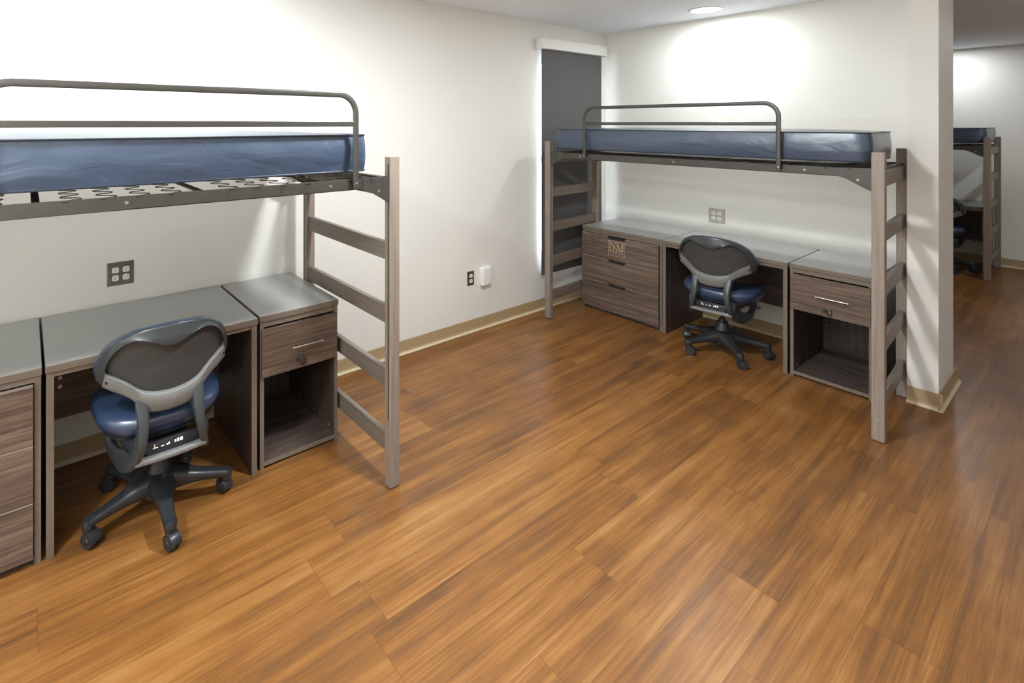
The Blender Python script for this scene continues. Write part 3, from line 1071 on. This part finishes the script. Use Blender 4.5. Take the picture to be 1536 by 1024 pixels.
def finish_chair(t, hb, base_ang, swivels):
    """arms and casters, turned independently of the seat"""
    for k in range(5):
        a = base_ang + k * 2 * PI / 5
        d = Vector((math.cos(a), math.sin(a), 0))
        bm = bmesh.new()
        P = smooth_pts([(.030, .118, .10, .12), (.070, .113, .080, .104), (.11, .108, .060, .080), (.15, .102, .046, .060), (.205, .096, .037, .051), (.245, .092, .033, .050), (.274, .090, .030, .050)], 3)
        add_sweep(bm, [((d.x * r, d.y * r, z), h, w) for r, z, h, w in P], (-d.y, d.x, 0), 0.38, 3)
        add_lathe(bm, [(.0, .060), (.020, .060), (.023, .070), (.0245, .090), (.020, .101), (.0, .104)], (d.x * .270, d.y * .270), 18)
        obj('base_arm', bm, M['black'], hb, True, angle=50)
        # caster
        sw = swivels[k]
        f = Vector((math.cos(sw), math.sin(sw), 0))
        r_ = Vector((-f.y, f.x, 0))
        c = d * .270 - f * .014 + Vector((0, 0, .029))
        bm = bmesh.new()
        # hood: half ring swept round the wheels
        pts = []
        for q in range(9):
            an = math.radians(-20 + q * 200 / 8)
            pts.append((c + f * (.0305 * math.cos(an)) + Vector((0, 0, .0305 * math.sin(an))), .005, .042))
        add_sweep(bm, pts, r_, 0.3, 2)
        add_cyl(bm, d * .268 + Vector((0, 0, .04)), d * .268 + Vector((0, 0, .064)), .010, seg=12)
        cs = obj('caster', bm, M['black'], hb.parent, True)
        for s in (-1, 1):
            bm = bmesh.new()
            add_cyl(bm, c + r_ * (s * .004), c + r_ * (s * .023), .0288, .0262, 22)
            add_cyl(bm, c + r_ * (s * .022), c + r_ * (s * .0255), .014, .011, 14)
            obj('wheel', bm, M['black'], cs, True, angle=50)


def place_chair(label, x, y, rz, base_world, swivel_world):
    t, hb = make_chair()
    t['label'] = label
    t.location = (x, y, 0)
    t.rotation_euler = (0, 0, rz)
    finish_chair(t, hb, base_world - rz, [s - rz for s in swivel_world])
    return t


R = math.radians
place_chair('blue and grey swivel task chair at the near desk under the nearest loft bed', -2.435, 0.45, PI / 2, R(-2),
            [R(200), R(20), R(75), R(60), R(215)])
place_chair('blue and grey swivel task chair at the back wall desk, beside the emblem dresser', -1.672, 3.965, R(7), R(27),
            [R(150), R(80), R(120), R(200), R(225)])
place_chair('distant blue swivel task chair partly hidden behind the wall end in the far room', -1.19, 8.19, R(-4), R(15),
            [R(150), R(80), R(120), R(200), R(225)])

# ------------------------------------------------------------------ lamps
LCOL = (0.90, 0.96, 1.0)


def area(name, loc, power, size=0.20, col=LCOL):
    ld = bpy.data.lights.new(name, 'AREA')
    ld.shape = 'DISK'
    ld.size = size
    ld.energy = power
    ld.color = col
    o = bpy.data.objects.new(name, ld)
    C.objects.link(o)
    o.location = loc
    return o


def fixture(label, x, y):
    t = thing('ceiling_light', label, 'ceiling light', (x, y, CZ))
    bm = bmesh.new()
    seg = 40
    prof = [(.105, 0.0), (.118, -.001), (.118, -.006), (.108, -.009), (.102, -.006), (.102, 0.0)]
    V = [[bm.verts.new((r * math.cos(2 * PI * k / seg), r * math.sin(2 * PI * k / seg), z)) for k in range(seg)] for r, z in prof]
    for a, b_ in zip(V, V[1:]):
        for k in range(seg):
            bm.faces.new((a[k], a[(k + 1) % seg], b_[(k + 1) % seg], b_[k]))
    obj('trim_ring', bm, M['white'], t, True)
    bm = bmesh.new()
    add_lathe(bm, [(.0, -.008), (.09, -.006), (.1025, -.002), (.1025, -.001)], (0, 0), 40)
    obj('lens', bm, M['lens'], t, True, label='glowing white lens')


M['lens'] = emit_mat('lamp_lens', (1.0, 0.98, 0.95, 1), 12.0)
fixture('round recessed ceiling light near the back wall', -1.89, 4.20)
area('lamp_back', (-1.89, 4.20, 2.482), 12)
area('lamp_left', (-2.5, 0.60, 2.486), 11)
area('lamp_near', (-1.3, 1.5, 2.486), 60)
area('lamp_behind', (-1.3, -0.8, 2.486), 44)
area('lamp_right', (1.8, 0.6, 2.486), 8)
area('lamp_far', (-1.15, 8.45, 2.486), 8)
area('lamp_far_hall', (0.3, 6.9, 2.486), 18)
# added fill lights, unseen behind and beside the camera, aimed up at the ceiling
for nm, lc, pw in (('fill_up_hall', (1.6, 2.6, 1.3), 15), ('fill_up_behind', (-0.3, -1.2, 1.2), 75), ('fill_up_left', (-1.5, -1.5, 1.2), 75)):
    o = area(nm, lc, pw, 0.35)
    o.rotation_euler = (PI, 0, 0)

# daylight outside the window
w = bpy.data.worlds.new('World')
bpy.context.scene.world = w
w.use_nodes = True
bg = w.node_tree.nodes['Background']
bg.inputs['Color'].default_value = (0.75, 0.87, 1.0, 1)
bg.inputs['Strength'].default_value = 14.0

# ------------------------------------------------------------------ camera
cam = bpy.data.cameras.new('Camera')
cam.sensor_width = 36.0
cam.lens = 782.65 / 1536 * 36
cam.shift_x = (768 - 625) / 1536
cam.shift_y = -(512 - 185) / 1536
cam.clip_start = 0.05
co = bpy.data.objects.new('Camera', cam)
C.objects.link(co)
co.location = (0, 0, 1.62)
co.rotation_euler = (PI / 2, 0, math.atan(1047 / 782.65))
sc = bpy.context.scene
sc.camera = co
sc.view_settings.view_transform = 'Standard'
sc.view_settings.look = 'None'
sc.view_settings.exposure = 0.28
sc.view_settings.gamma = 1.0
sc.view_settings.use_curve_mapping = False
sc.cycles.use_denoising = True
sc.cycles.max_bounces = 10
sc.cycles.diffuse_bounces = 5
sc.cycles.sample_clamp_indirect = 8.0
